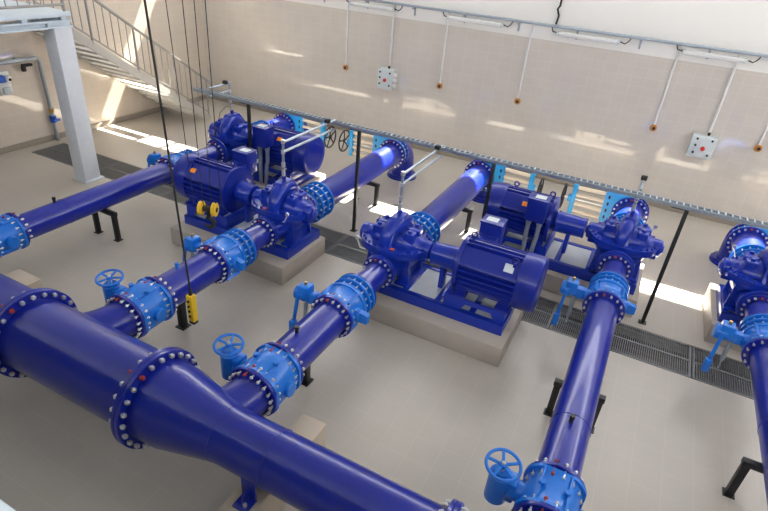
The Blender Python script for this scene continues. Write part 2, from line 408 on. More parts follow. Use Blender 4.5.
def check_valve(x, y0, r, R, lab, rear):
    """tilting disc check valve with lever and hanging counterweight on the left"""
    L = 0.34; y1 = y0+L; ym = y0+0.16
    t = thing('check_valve', lab, 'valve', (x, ym, ZP-R), 'lever check valves in front of the pumps')
    c = (x, 0, ZP); rb = r*1.06
    b = MB().lathe([(y0+0.02, rb*0.9), (y0+0.02, R*0.95), (y0+0.05, R*0.93), (y0+0.10, rb*1.08), (y0+0.2, rb*1.12), (y1-0.09, rb*1.12), (y1-0.05, R*0.93), (y1-0.02, R*0.95), (y1-0.02, rb*0.9)], c, (0, 1, 0), 40)
    b.cyl((x+rb*0.8, ym, ZP+0.03), (x+R+0.02, ym, ZP+0.03), 0.085, 20, 0.01)
    b.cyl((x-rb*0.8, ym, ZP+0.03), (x-R-0.02, ym, ZP+0.03), 0.085, 20, 0.01)
    for a in (50, 130, 230, 310):
        aa = math.radians(a); rr = (rb+R)/2
        b.box((x+math.cos(aa)*rr, ym+0.02, ZP+math.sin(aa)*rr), (R-rb+0.04, L-0.08, 0.025), 0.003, Matrix.Rotation(-aa, 3, 'Y'))
    part('body', b, 'cyan', t)
    for yy in (y0, y1-0.035): part('flange', disc(0, 0.035, R, rb*0.9, (x, yy, ZP)), 'cyan', t)
    wing = MB().prism([(0, -0.05), (0.20, -0.035), (0.20, 0.085), (0, 0.12)], (x+rb*0.95, ym-0.04, ZP), (1, 0, 0), (0, 0, 1), (0, 1, 0), 0.08)
    part('shaft_cover', wing, 'cyan', t)
    # bearing bracket, gear head
    bx = x-R-0.16; g = MB()
    g.box((bx+0.07, ym, ZP+0.04), (0.16, 0.13, 0.16), 0.02).box((bx-0.05, ym, ZP+0.10), (0.16, 0.18, 0.20), 0.02)
    g.cyl((bx-0.19, ym, ZP+0.05), (bx-0.03, ym, ZP+0.05), 0.105, 24, 0.012)
    part('shaft_head', g, 'cyan', t)
    part('cap_screw', MB().cyl((bx-0.05, ym, ZP+0.20), (bx-0.05, ym, ZP+0.25), 0.022, 10, 0.003), 'brass', t)
    lv = MB().bar((bx-0.10, ym-0.11, ZP+0.08), (bx-0.13, ym-0.19, ZP-0.42), 0.03, 0.045, (1, 0, 0))
    lever = part('lever', lv, 'cyan', t)
    part('counterweight', MB().box((bx-0.128, ym-0.185, ZP-0.40), (0.085, 0.09, 0.20), 0.012), 'cyan', lever)
    d = MB().cyl((bx+0.02, ym-0.10, ZP), (bx+0.02, ym-0.12, ZP-0.30), 0.028, 12, 0.004).cyl((bx+0.02, ym-0.12, ZP-0.30), (bx+0.02, ym-0.13, ZP-0.44), 0.012, 8)
    part('damper', d, 'galv', t)
    return t

def dismantling_joint(x, y0, y1, r, R, lab, n=16):
    t = thing('dismantling_joint', lab, 'pipe joint', (x, (y0+y1)/2, ZP-R), 'studded dismantling joints')
    c = (x, 0, ZP)
    part('sleeve', MB().lathe([(y0, r*0.95), (y0, r*1.05), (y1, r*1.05), (y1, r*0.95)], c, (0, 1, 0), 40), 'cyan', t)
    for f in (0.0, 0.5, 1.0):
        yy = y0+(y1-y0-0.028)*f
        part('ring_flange', disc(0, 0.028, R, r*1.0, (x, yy, ZP)), 'cyan', t)
    bolts(t, (x, (y0+y1)/2, ZP), R-0.045, n, y1-y0+0.05, 0.022, red=False, name='tie_rod', phase=0.0)
    return t

def legframe(x, y, r, lab):
    t = thing('pipe_support', lab, 'pipe support', (x, y, 0), 'black pipe supports')
    h = ZP-r-0.005
    for s in (-1, 1):
        part('leg', MB().box((x+s*0.25, y, h/2-0.035), (0.08, 0.07, h-0.07), 0.004), 'black', t)
        part('foot_plate', MB().box((x+s*0.25, y, 0.006), (0.12, 0.12, 0.012), 0.002), 'black', t)
    part('cross_bar', MB().box((x, y, h-0.035), (0.60, 0.08, 0.07), 0.004), 'black', t)
    return t
def postsupport(x, y, r, lab):
    t = thing('pipe_support', lab, 'pipe support', (x, y, 0), 'black pipe supports')
    h = ZP-r-0.005
    part('leg', MB().box((x, y, h/2-0.03), (0.10, 0.09, h-0.06), 0.004), 'black', t)
    part('foot_plate', MB().box((x, y, 0.006), (0.16, 0.16, 0.012), 0.002), 'black', t)
    part('saddle', MB().box((x, y, h-0.03), (0.22, 0.09, 0.06), 0.004), 'black', t)
    return t

def arc_pts(c, r, a0, a1, n):
    return [(c[0]+r*math.cos(a0+(a1-a0)*i/n), c[1]+r*math.sin(a0+(a1-a0)*i/n)) for i in range(n+1)]

def line(k):
    P = LINES[k]; x, r, nm, row = P['x'], P['r'], P['nm'], P['row']
    big = r > 0.22; R = 0.308 if big else 0.2825; nb = 20 if big else 16; br = R-0.034; bR = 0.02 if big else 0.018
    vf, vn = P['vf'], P['vf']-0.44
    ck0 = P['ck']; ck1 = ck0+0.34
    pf = row-0.55                        # pump nozzle face
    rp, Rp = 0.178, 0.252                # pump flange
    full = True
    # ---- bend from the header
    if k in 'ABCD':
        t = thing('branch_pipe', 'curved navy branch from the header pipe to the handwheel valve of the %s' % nm, 'pipe', (x, vn-0.4, ZP-R), 'bends off the header pipe')
        yc = vn-0.05
        rad = 0.72; pts = [(px, py, ZP) for px, py in arc_pts((x-rad, yc), rad, -PI/3, 0, 16)]+[(x, vn-0.01, ZP)]
        part('bend', MB().tube(pts, r, 40), 'navy', t)
        f = flange(t, vn-FT, R, r*0.9, x)
        bolts(f, (x, vn, ZP), br, nb, 0.19, bR)
        butterfly_valve(x, vn, vf, r, R, 'light blue valve with spoked handwheel on the line of the %s' % nm)
    # ---- discharge spool
    ys = vf if k != 'E' else MY
    t = thing('discharge_pipe', 'straight navy pipe between handwheel valve and lever check valve of the %s' % nm, 'pipe', (x, (ys+ck0)/2, ZP-R), 'near pipe runs')
    part('pipe', MB().lathe([(ys+0.002, 0), (ys+0.002, r), (ck0-0.002, r), (ck0-0.002, 0)], (x, 0, ZP), (0, 1, 0), 48), 'navy', t)
    if k != 'E':
        f = flange(t, vf, R, r*0.9, x); bolts(f, (x, vf, ZP), br, nb, 0.19, bR)
    f = flange(t, ck0-FT, R, r*0.9, x); bolts(f, (x, ck0, ZP), br, nb, 0.19, bR)
    ny = {'A': 4.75, 'B': 4.35, 'C': 4.10, 'D': 4.45, 'E': 5.6}[k]
    nipple(t, x-0.02, ny, r, 'cyan' if k == 'B' else 'black')
    if row == YB: # weld seam
        part('weld_seam', MB().ring((x, ny+0.12, ZP), (0, 1, 0), r, 0.006, 40, 6), 'navy', t)
    if P['legs']: legframe(x, P['legs'], r, 'black goalpost pipe support under the near pipe of the %s' % nm)
    else: postsupport(x-0.06 if k == 'B' else x-0.07, 4.36, r, 'black post under the near pipe of the %s' % nm)
    check_valve(x, ck0, r, R, 'light blue check valve with hanging lever weight before the %s' % nm, row == YB)
    # ---- dismantling joint and taper to the pump
    dj1 = ck1+0.26
    dismantling_joint(x, ck1+0.001, dj1, r*0.98, R*1.0, 'light blue ringed joint with tie rods on the near side of the %s' % nm)
    t = thing('reducer_pipe', 'short navy tapered pipe bolted to the near flange of the %s' % nm, 'pipe', (x, (dj1+pf)/2, ZP-Rp), 'tapers at the pumps')
    part('taper', MB().lathe([(dj1+0.002, 0), (dj1+0.002, min(r, 0.21)), (dj1+0.06, min(r, 0.21)), (pf-0.06, rp), (pf-0.002, rp), (pf-0.002, 0)], (x, 0, ZP), (0, 1, 0), 40), 'navy', t)
    f = flange(t, dj1, R, r*0.85, x, t=0.03)
    f = flange(t, pf-FT, Rp, rp*0.9, x); bolts(f, (x, pf, ZP), Rp-0.034, 16, 0.17, 0.02)
    # ---- suction side
    rs, Rs = 0.254, 0.335
    sf = row+0.55
    t = thing('suction_joint', 'light blue studded ring joint on the wall side of the %s' % nm, 'pipe joint', (x, sf+0.3, ZP-Rs), 'ring joints behind the pumps')
    part('sleeve', MB().lathe([(sf+0.002, rs*0.80), (sf+0.03, rs*0.86), (sf+0.12, rs*1.04), (sf+0.55, rs*1.04), (sf+0.55, 0)], (x, 0, ZP), (0, 1, 0), 40), 'cyan', t)
    for d in (0.14, 0.31, 0.48):
        part('ring_flange', disc(0, 0.032, Rs, rs, (x, sf+d, ZP)), 'cyan', t)
    part('pump_flange', disc(0.001, FT, 0.29, 0.19, (x, sf, ZP)), 'navy', t)
    bolts(t, (x, sf+0.33, ZP), Rs-0.045, 16, 0.44, 0.022, red=False, name='tie_rod', phase=0.0)
    y1 = 10.80; y0 = sf+0.52
    t = thing('suction_pipe', 'thick navy pipe running to the back wall behind the %s' % nm, 'pipe', (x, (y0+y1)/2, ZP-Rs), 'wall side pipe runs')
    part('pipe', MB().lathe([(y0, 0), (y0, rs), (y1-0.002, rs), (y1-0.002, 0)], (x, 0, ZP), (0, 1, 0), 48), 'navy', t)
    f = flange(t, y1-FT, Rs, rs*0.9, x); bolts(f, (x, y1+0.06, ZP), Rs-0.036, 20, 0.30, 0.021)
    if row == YF:
        legframe(x+0.02, 9.6, rs, 'black goalpost support under the wall side pipe of the %s' % nm)
    # ---- knife gate valve, stem lying sideways
    s = 1 if k in 'ACE' else -1
    side = 'right' if s > 0 else 'left'
    yg = y1+0.06
    t = thing('knife_gate_valve', 'sky blue gate valve with black %s-hand wheel, wall end of %s' % (side, nm), 'valve', (x, yg, ZP-0.36), 'gate valves near the back wall')
    b = MB().lathe([(y1, 0), (y1, 0.30), (y1+0.12, 0.30), (y1+0.12, 0)], (x, 0, ZP), (0, 1, 0), 40)
    b.prism([(0, -0.31), (s*0.50, -0.31), (s*0.52, -0.25), (s*0.52, 0.27), (s*0.50, 0.33), (0, 0.33)], (x, y1+0.012, ZP), (1, 0, 0), (0, 0, 1), (0, 1, 0), 0.095)
    part('body', b, 'gate', t)
    for q in range(4):
        zz = ZP+0.22-q*0.14
        part('slot', MB().box((x+s*0.44, y1+0.010, zz), (0.035, 0.012, 0.07), 0.004), 'black', t)
    for q in (-0.26, -0.10, 0.10, 0.26):
        part('yoke_rod', MB().cyl((x+s*0.52, yg, ZP+q), (x+s*1.06, yg, ZP+q*0.95), 0.036, 12, 0.004), 'cream', t)
    part('stem', MB().cyl((x+s*0.5, yg, ZP), (x+s*1.33, yg, ZP), 0.018, 12), 'steel', t)
    part('yoke_head', MB().box((x+s*1.10, yg, ZP), (0.09, 0.12, 0.62), 0.012).cyl((x+s*1.12, yg, ZP), (x+s*1.2, yg, ZP), 0.08, 20, 0.008), 'gate', t)
    w = MB(); wc = Vector((x+s*1.30, yg, ZP)); w.ring(wc, (1, 0, 0), 0.25, 0.017, 40, 8)
    for q in range(5):
        a = 2*PI*q/5+0.4; d = Vector((0, math.cos(a), math.sin(a))); w.bar(wc+d*0.03, wc+d*0.24, 0.03, 0.016, (1, 0, 0))
    w.cyl(wc-Vector((0.03, 0, 0)), wc+Vector((0.03, 0, 0)), 0.04, 16, 0.004)
    part('handwheel', w, 'black', t)
    # ---- drop elbow into the floor
    t = thing('drop_elbow', 'navy elbow turning down into floor at wall end of %s' % nm, 'pipe elbow', (x, 11.5, 0), 'elbows by the back wall')
    ye = y1+0.12+FT; rad = 0.42
    pts = [(x, ye-0.036, ZP), (x, ye+0.1, ZP)]+[(x, ye+0.1+rad*math.sin(a), ZP-rad+rad*math.cos(a)) for a in [PI/2*i/12 for i in range(1, 13)]]+[(x, ye+0.1+rad, 0.0)]
    part('bend', MB().tube(pts, rs, 40), 'navy', t)
    flange(t, ye-FT, Rs, rs*0.9, x)
    part('floor_flange', MB().lathe([(0.0, rs*0.9), (0.0, 0.36), (0.045, 0.36), (0.045, 0.33), (0.05, 0.33), (0.09, 0.33), (0.09, rs*0.9)], (x, ye+0.1+rad, 0.0), (0, 0, 1), 40), 'navy', t)
for k in 'ABCDE': line(k)

# ------------------------------------------------------------------ pump sets
def pump_set(key, x, y, mx, rear, shift=0.0, with_motor=True):
    """local frame: pump at origin, motor towards +x, terminal box towards +y.  mx mirrors x; rear turns the set round."""
    ymul = -1 if rear else 1
    def xf(p): return Vector((x+mx*p.x, y+ymul*p.y, p.z))
    nm = LINES[key]['nm']
    yh = 0.64
    # plinth (world-aligned)
    xl, xr = -0.48, 1.92+shift
    f0, f1 = (-0.73, 0.54)
    if rear: f0, f1 = (-0.62, 0.76)
    t = solo('concrete_plinth', MB().box((x+mx*(xl+xr)/2, y+((f0+f1)/2), 0.165), (xr-xl, f1-f0, 0.33), 0.012), 'concrete',
             'tan concrete plinth block carrying the %s and its motor' % nm, 'plinth', 'pump plinths')
    # base frame
    z0, z1 = 0.33, 0.50; hw = 0.46
    t = thing('pump_base_frame', 'navy steel base frame with pale filled panels under the %s' % nm, 'base frame', (x+mx*0.7, y, z0), 'pump base frames')
    a0, a1 = -0.40, 1.82+shift
    for s in (-1, 1):
        b = MB().box(((a0+a1)/2, s*hw, (z0+z1)/2), (a1-a0, 0.022, z1-z0), 0.003)
        for zz in (z0+0.010, z1-0.010): b.box(((a0+a1)/2, s*(hw-0.035), zz), (a1-a0, 0.09, 0.02), 0.003)
        part('side_rail', b, 'pump', t, xf)
    bays = [a0, 0.38, 0.90, 1.38+shift*0.5, a1]
    for q in bays:
        part('cross_member', MB().box((min(max(q, a0+0.045), a1-0.045), 0, (z0+z1)/2), (0.09, 2*hw-0.02, z1-z0-0.002), 0.004), 'pump', t, xf)
    for p, q in zip(bays[:-1], bays[1:]):
        part('grout_panel', MB().box(((p+q)/2, 0, z0+0.075), (q-p-0.02, 2*hw-0.04, 0.15)), 'grout', t, xf)
    # motor pedestal: two plates with a cut-out, bridged on top
    m0, m1 = 0.90+shift, 1.80+shift
    for s in (-1, 1):
        poly = [(m0, z1), (m0+0.0, 0.68), (m1, 0.68), (m1, z1), (m1-0.14, z1), (m1-0.2, z1+0.10), (m0+0.32, z1+0.10), (m0+0.26, z1)]
        part('motor_pedestal', MB().prism(poly, (0, s*0.40-0.012, 0), (1, 0, 0), (0, 0, 1), (0, 1, 0), 0.024), 'pump', t, xf)
    for q in (m0+0.03, m1-0.03): part('pedestal_end', MB().box((q, 0, 0.59), (0.06, 0.79, 0.178), 0.004), 'pump', t, xf)
    # ---- pump
    t = thing('centrifugal_pump', 'blue split case pump, the %s' % nm, 'pump', (x, y, z1), 'split case pumps')
    def oval(n, ax_, ay_, p):
        o_ = []
        for i in range(n):
            a = 2*PI*i/n; c_, s_ = math.cos(a), math.sin(a)
            o_.append((ax_*math.copysign(abs(c_)**p, c_), ay_*math.copysign(abs(s_)**p, s_)))
        return o_
    AX, AY, AP = 0.53, 0.45, 0.80
    b = MB()
    # bowl under the joint, nozzles, feet
    lv = [(ZS-0.012, 1.0), (ZS-0.062, 1.0), (ZS-0.064, 0.84), (ZS-0.14, 0.80), (ZS-0.25, 0.70), (ZS-0.36, 0.55), (ZS-0.42, 0.30)]
    n = 48; vs = []; fs = []
    for z, k_ in lv: vs += [(px_*k_, py_*k_, z) for px_, py_ in oval(n, AX, AY, AP)]
    for i in range(len(lv)-1):
        for j in range(n): fs.append((i*n+j, i*n+(j+1) % n, (i+1)*n+(j+1) % n, (i+1)*n+j))
    fs += [tuple(range(n)), tuple(range((len(lv)-1)*n, len(lv)*n))]
    b.add(vs, fs)
    b.lathe([(-0.545, 0), (-0.545, 0.185), (-0.42, 0.195), (-0.25, 0.26), (0, 0.31), (0.25, 0.29), (0.40, 0.215), (0.545, 0.20), (0.545, 0)], (0, 0, ZP), (0, 1, 0), 40)
    for s in (-1, 1):
        for s2 in (-1, 1):
            b.prism([(-0.09, z1), (0.09, z1), (0.06, ZS-0.12), (-0.06, ZS-0.12)], (s*0.28, s2*0.24-0.02, 0), (1, 0, 0), (0, 0, 1), (0, 1, 0), 0.04)
        b.box((s*0.28, 0, z1+0.015), (0.20, 0.72, 0.03), 0.005)
        b.box((s*0.28, 0, 0.68), (0.05, 0.46, 0.30), 0.01)
    part('lower_casing', b, 'pump', t, xf)
    for s in (-1, 1):
        part('nozzle_flange', disc(0, 0.04, 0.252 if s < 0 else 0.29, 0.17, (0, s*0.51-0.02 if s < 0 else 0.51, ZP)), 'pump', t, xf)
    # upper casing: joint plate, slanting volute ridge, two suction covers
    b = MB()
    b.prism(oval(48, AX, AY, AP), (0, 0, ZS-0.006), (1, 0, 0), (0, 1, 0), (0, 0, 1), 0.055)
    ridge = []; rr_ = []
    for i in range(19):
        q = i/18; a = PI*q
        ridge.append((0.10*(q-0.5), -0.33*math.cos(a)*1.0, ZS+0.0+0.32*math.sin(a)**0.85)); rr_.append(0.09+0.035*math.sin(a))
    b.tube(ridge, rr_, 20)
    b.prism([(-0.40, 0), (-0.33, 0.20), (-0.14, 0.42), (0.14, 0.42), (0.33, 0.20), (0.40, 0)], (-0.08, 0, ZS+0.02), (0, 1, 0), (0, 0, 1), (1, 0, 0), 0.16)
    for s in (-1, 1):
        b.lathe([(0.0, 0.0), (0.0, 0.255), (0.22, 0.255), (0.30, 0.235), (0.36, 0.19), (0.40, 0.15), (0.46, 0.14), (0.46, 0)], (0, 0, ZS), (s, 0, 0), 36)
        b.box((s*0.25, 0.0, ZS+0.14), (0.17, 0.40, 0.25), 0.035)
        b.box((s*0.25, 0.0, ZS+0.20), (0.22, 0.10, 0.16), 0.025)
        for s2 in (-1, 1): b.cyl((s*0.25, s2*0.13, ZS+0.24), (s*0.25, s2*0.13, ZS+0.30), 0.035, 12, 0.006)
    lowcut = ZS-0.006
    for p in b.v:
        if p.z < lowcut: p.z = lowcut
    part('upper_casing', b, 'pump', t, xf)
    offr = org(t); pts = oval(24, AX-0.04, AY-0.04, AP)
    me = MB().cyl((0, 0, 0), (0, 0, 0.03), 0.020, 6, 0.002).cyl((0, 0, 0.03), (0, 0, 0.045), 0.011, 8).mesh('casing_bolt', M['pump'])
    for px, py in pts:
        o = bpy.data.objects.new('casing_bolt', me); COL.objects.link(o); o.parent = t
        o.location = xf(Vector((px, py, ZS+0.042)))-offr
    for s in (-1, 1):
        b = MB().lathe([(0.40, 0.15), (0.43, 0.10), (0.45, 0.10), (0.45, 0.14), (0.48, 0.145), (0.565, 0.135), (0.585, 0.115), (0.59, 0.07), (0.61, 0.06), (0.61, 0)], (0, 0, ZS), (s, 0, 0), 28)
        b.box((s*0.47, 0, ZS-0.12), (0.14, 0.18, 0.12), 0.02)
        part('bearing_housing', b, 'pump', t, xf)
    part('vent_plug', MB().cyl((0.0, 0.0, ZS+0.45), (0.0, 0.0, ZS+0.52), 0.035, 12, 0.004), 'pump', t, xf)
    part('sticker', MB().box((0.10, -0.37, ZS+0.056), (0.07, 0.05, 0.012), 0.001), 'redspot', t, xf, 'orange sticker')
    b = MB().tube([(-0.30, -0.45, ZP+0.24), (-0.36, -0.50, ZP+0.27), (-0.42, -0.50, ZP+0.40)], 0.010, 8).cyl((-0.42, -0.515, ZP+0.42), (-0.42, -0.485, ZP+0.42), 0.032, 20, 0.004)
    part('pressure_gauge', b, 'steel', t, xf)
    # hump sensor lines
    # ---- coupling guard
    c0, c1 = 0.615, 0.905+shift
    b = MB()
    b.lathe([(0, 0), (0, 0.165), (0.01, 0.175), (0.04, 0.175), (0.045, 0.168), (c1-c0-0.045, 0.182), (c1-c0-0.04, 0.192), (c1-c0, 0.192), (c1-c0, 0)], (c0, 0, ZS), (1, 0, 0), 40)
    b.box(((c0+c1)/2, 0, (z1+ZS-0.10)/2+0.006), (0.07, 0.16, ZS-0.10-z1), 0.006)
    g = solo('coupling_guard', MBX(b, xf), 'pump', 'blue drum shaped coupling guard between the %s and its motor' % nm, 'guard', 'coupling guards')
    if not with_motor: return
    # ---- motor
    s0 = 0.94+shift; s1 = 1.85+shift
    t = thing('electric_motor', 'blue finned electric motor driving the %s' % nm, 'motor', (x+mx*(s0+s1)/2, y, 0.68), 'pump motors')
    poly = []; step = 0.022
    def rad_at(a, fin):
        d = math.degrees(a) % 360
        flat = (22 < d < 62) or (118 < d < 158)
        if flat: return 0.385/max(0.94, math.cos(math.radians(min(abs(d-45), abs(d-135)))))*0.985
        return 0.400 if fin else 0.325
    nf = 112
    for i in range(nf):
        a = 2*PI*i/nf; fin = (i % 4) < 2
        poly.append((rad_at(a, fin)*math.cos(a), ZS+rad_at(a, fin)*math.sin(a)))
    part('stator_body', MB().prism(poly, (s0+0.05, 0, 0), (0, 1, 0), (0, 0, 1), (1, 0, 0), s1-s0-0.05), 'motor', t, xf)
    part('end_shield', MB().lathe([(s0-0.02, 0), (s0-0.02, 0.14), (s0, 0.20), (s0+0.02, 0.30), (s0+0.02, 0.408), (s0+0.08, 0.408), (s0+0.08, 0.30)], (0, 0, ZS), (1, 0, 0), 40), 'motor', t, xf)
    cw = 0.27
    part('fan_cowl', MB().lathe([(s1-0.02, 0.30), (s1-0.02, 0.40), (s1, 0.412), (s1+cw-0.05, 0.405), (s1+cw-0.015, 0.392), (s1+cw, 0.365), (s1+cw, 0.25), (s1+cw-0.008, 0.245), (s1+cw-0.008, 0)], (0, 0, ZS), (1, 0, 0), 48), 'motor', t, xf)
    part('fan_grille', MB().lathe([(s1+cw-0.009, 0), (s1+cw-0.009, 0.24), (s1+cw-0.004, 0.24), (s1+cw-0.004, 0.0)], (0, 0, ZS), (1, 0, 0), 40), 'navy', t, xf)
    for s in (-1, 1):
        for q in (s0+0.16, s1-0.12):
            b = MB().box((q, s*0.33, 0.70), (0.20, 0.18, 0.04), 0.006).box((q, s*0.30, 0.78), (0.16, 0.05, 0.14), 0.006)
            part('foot', b, 'motor', t, xf)
    # eye bolts on the top edge
    for q, yy in ((s0+0.13, 0.02), (s1-0.10, -0.24)):
        zz = ZS+math.sqrt(max(0.0, 0.395**2-yy**2))
        b = MB().cyl((q, yy, zz-0.02), (q, yy, zz+0.03), 0.024, 12).ring((q, yy, zz+0.07), (0, 1, 0), 0.04, 0.013, 24, 8)
        part('eye_bolt', b, 'motor', t, xf)
    # terminal box and lid plate
    tx = s0+0.26
    b = MB().box((tx, 0.48, ZS+0.33), (0.32, 0.28, 0.38), 0.018).box((tx, 0.28, ZS+0.24), (0.30, 0.22, 0.24), 0.01)
    b.box((tx, 0.48, ZS+0.53), (0.34, 0.30, 0.03), 0.008)
    tb = part('terminal_box', b, 'motor', t, xf)
    part('box_plate', MB().box((tx-0.02, 0.48, ZS+0.548), (0.17, 0.14, 0.006), 0.001), 'boxgrey', tb, xf, 'pale grey plate')
    for q in (-0.09, 0.09):
        b = MB().tube([(tx+q, 0.48, ZS+0.14), (tx+q, 0.48, ZS-0.2), (tx+q*0.9, 0.50, 0.78), (tx+q*0.7, 0.52, 0.36)], 0.038, 14)
        b.cyl((tx+q, 0.48, ZS+0.05), (tx+q, 0.48, ZS+0.14), 0.05, 8, 0.004)
        part('conduit', b, 'galv', t, xf, 'grey cable conduit')
    # stickers on the plain flank facing the viewer
    for nm_, mm, q, lab in ((('name_plate'), 'boxgrey', s1-0.16, 'grey rating plate'), ('warning_sticker', 'orange', s0+0.50, 'orange warning sticker')):
        sgn = -1
        if rear: sgn = 1
        if nm_ == 'name_plate' and key != 'C': continue
        if nm_ == 'warning_sticker' and key == 'B': q = s1-0.15
        ang = math.radians(45); c = Vector((q, sgn*0.384*math.cos(ang), ZS+0.384*math.sin(ang)))
        Rm = Matrix.Rotation(-sgn*math.radians(45), 3, 'X')
        if nm_ == 'warning_sticker': w_ = (0.11, 0.085, 0.008)
        else: w_ = (0.13, 0.12, 0.008)
        if key in ('C',) and nm_ == 'warning_sticker': continue
        part(nm_, MB().box(c, w_, 0.001, Rm), mm, t, xf, lab)

def MBX(b, xf):
    m = MB(); m.v = [xf(p) for p in b.v]; m.f = b.f; return m

pump_set('B', LINES['B']['x'], YF, -1, False)
pump_set('C', LINES['C']['x'], YF, 1, False, shift=0.10)
pump_set('A', LINES['A']['x'], YB, 1, True)
pump_set('D', LINES['D']['x'], YB, -1, True, shift=0.2)
pump_set('E', LINES['E']['x'], YB, 1, True, with_motor=False)

# ------------------------------------------------------------------ header pipe
def header():
    t = thing('header_pipe', 'very large navy header pipe crossing the foreground, narrowing to the right', 'pipe', (-3.9, MY, 0.25))
    F1, F2, F3 = -5.55, -3.62, -0.47
    rb, rs = 0.425, 0.28
    c = (0, MY, MZ)
    part('large_pipe', MB().lathe([(-12.4, 0), (-12.4, rb), (F2-0.05, rb), (F2-0.05, 0)], c, (1, 0, 0), 72), 'navy', t)
    part('reducer', MB().lathe([(F2+0.05, 0), (F2+0.05, rb), (F2+0.14, rb), (F2+0.30, rb*0.985), (-2.72, rs*1.02), (-2.62, rs), (-2.4, rs), (-2.4, 0)], c, (1, 0, 0), 72), 'navy', t)
    part('small_pipe', MB().lathe([(-2.42, 0), (-2.42, rs), (F3, rs), (F3, 0)], c, (1, 0, 0), 64), 'navy', t)
    part('small_pipe', MB().lathe([(F3+0.01, 0), (F3+0.01, rs), (3.4, rs), (3.4, 0)], c, (1, 0, 0), 64), 'navy', t)
    part('weld_seam', MB().ring((-2.13, MY, MZ), (1, 0, 0), rs, 0.007, 56, 6), 'navy', t)
    part('weld_seam', MB().ring((-2.72, MY, MZ), (1, 0, 0), rs*1.02, 0.005, 56, 6), 'navy', t)
    for xf_, r, R, n in ((F1, rb, 0.53, 24), (F2, rb, 0.53, 24), (F3, rs, 0.372, 20)):
        for q in (-1, 1):
            f = part('flange', disc(0.003 if q > 0 else -0.045, 0.045 if q > 0 else -0.003, R, r*0.9, (xf_, MY, MZ), (1, 0, 0), 64), 'navy', t)
        bolts_x(f, (xf_, MY, MZ), R-0.045, n, 0.20, 0.028)
    for px in (-2.27, -7.25):
        r = rs if px > -3 else rb
        for s in (-1, 1):
            b = MB()
            b.box((px+0.02, MY+s*(r*0.93), MZ-r*0.72), (0.16, 0.022, 0.30), 0.004)
            b.box((px+0.02, MY+s*(r*0.93+0.07), 0.435), (0.16, 0.16, 0.022), 0.004)
            b.box((px+0.02, MY+s*(r*0.93+0.05), 0.50), (0.02, 0.10, 0.12), 0.003)
            sb = part('support_bracket', b, 'navy', t)
            part('anchor_bolt', MB().cyl((px+0.05, MY+s*(r*0.93+0.10), 0.44), (px+0.05, MY+s*(r*0.93+0.10), 0.485), 0.018, 8, 0.003), 'bolt', sb)
    return t
header()
for px, lab, hh in ((-2.27, 'cream concrete pier under the narrow part of the header pipe', 0.422), (-7.25, 'cream concrete pier under the wide left end of the header pipe', 0.422)):
    w = 0.30 if px > -3 else 0.50
    solo('concrete_pier', MB().box((px, 2.74, hh/2), (w, 1.66 if px > -3 else 1.95, hh), 0.01), 'pier', lab, 'pier', 'piers under the header pipe')

# ------------------------------------------------------------------ cable tray on posts
RYY, RZ = 8.30, 2.05
t = thing('cable_tray', 'long grey wire cable tray running on black posts above the pumps', 'cable tray', (-3.0, RYY, RZ-0.05))
x0, x1 = -8.3, 3.3
for s in (-1, 1): part('side_rail', MB().box(((x0+x1)/2, RYY+s*0.055, RZ), (x1-x0, 0.008, 0.06), 0.002), 'galv', t)
b = MB(); n = 130
for i in range(n+1):
    xx = x0+(x1-x0)*i/n; b.box((xx, RYY, RZ-0.028), (0.05, 0.112, 0.005)); b.box((xx, RYY, RZ+0.028), (0.02, 0.112, 0.005))
part('rungs', b, 'galv', t, kind='stuff')
part('cable', MB().tube([(x0+0.02, RYY+0.02, RZ-0.01), (x1-0.02, RYY+0.02, RZ-0.01)], 0.016, 8), 'rubber', t)
part('cable', MB().tube([(x0+0.02, RYY-0.02, RZ-0.012), (x1-0.02, RYY-0.02, RZ-0.012)], 0.014, 8), 'rubber', t)
for px, lab in ((-6.95, 'black tray post standing before the rear left pump'), (-4.48, 'black tray post on open floor behind the front left pump'),
                (-1.99, 'black tray post against the left end of the rear right motor'), (0.87, 'black tray post on open floor right of the rear right pump')):
    base = 0.33 if px in (-6.95,) else 0.0
    p = thing('tray_post', lab, 'post', (px, RYY-0.0, base), 'black posts of the cable tray')
    part('shaft', MB().box((px, RYY, (base+RZ-0.05)/2), (0.055, 0.055, RZ-0.06-base), 0.004), 'black', p)
    part('foot_plate', MB().box((px, RYY, base+0.005), (0.12, 0.12, 0.010), 0.002), 'black', p)
    part('bracket_arm', MB().box((px-0.09, RYY, RZ-0.045), (0.24, 0.045, 0.024), 0.003), 'black', p)

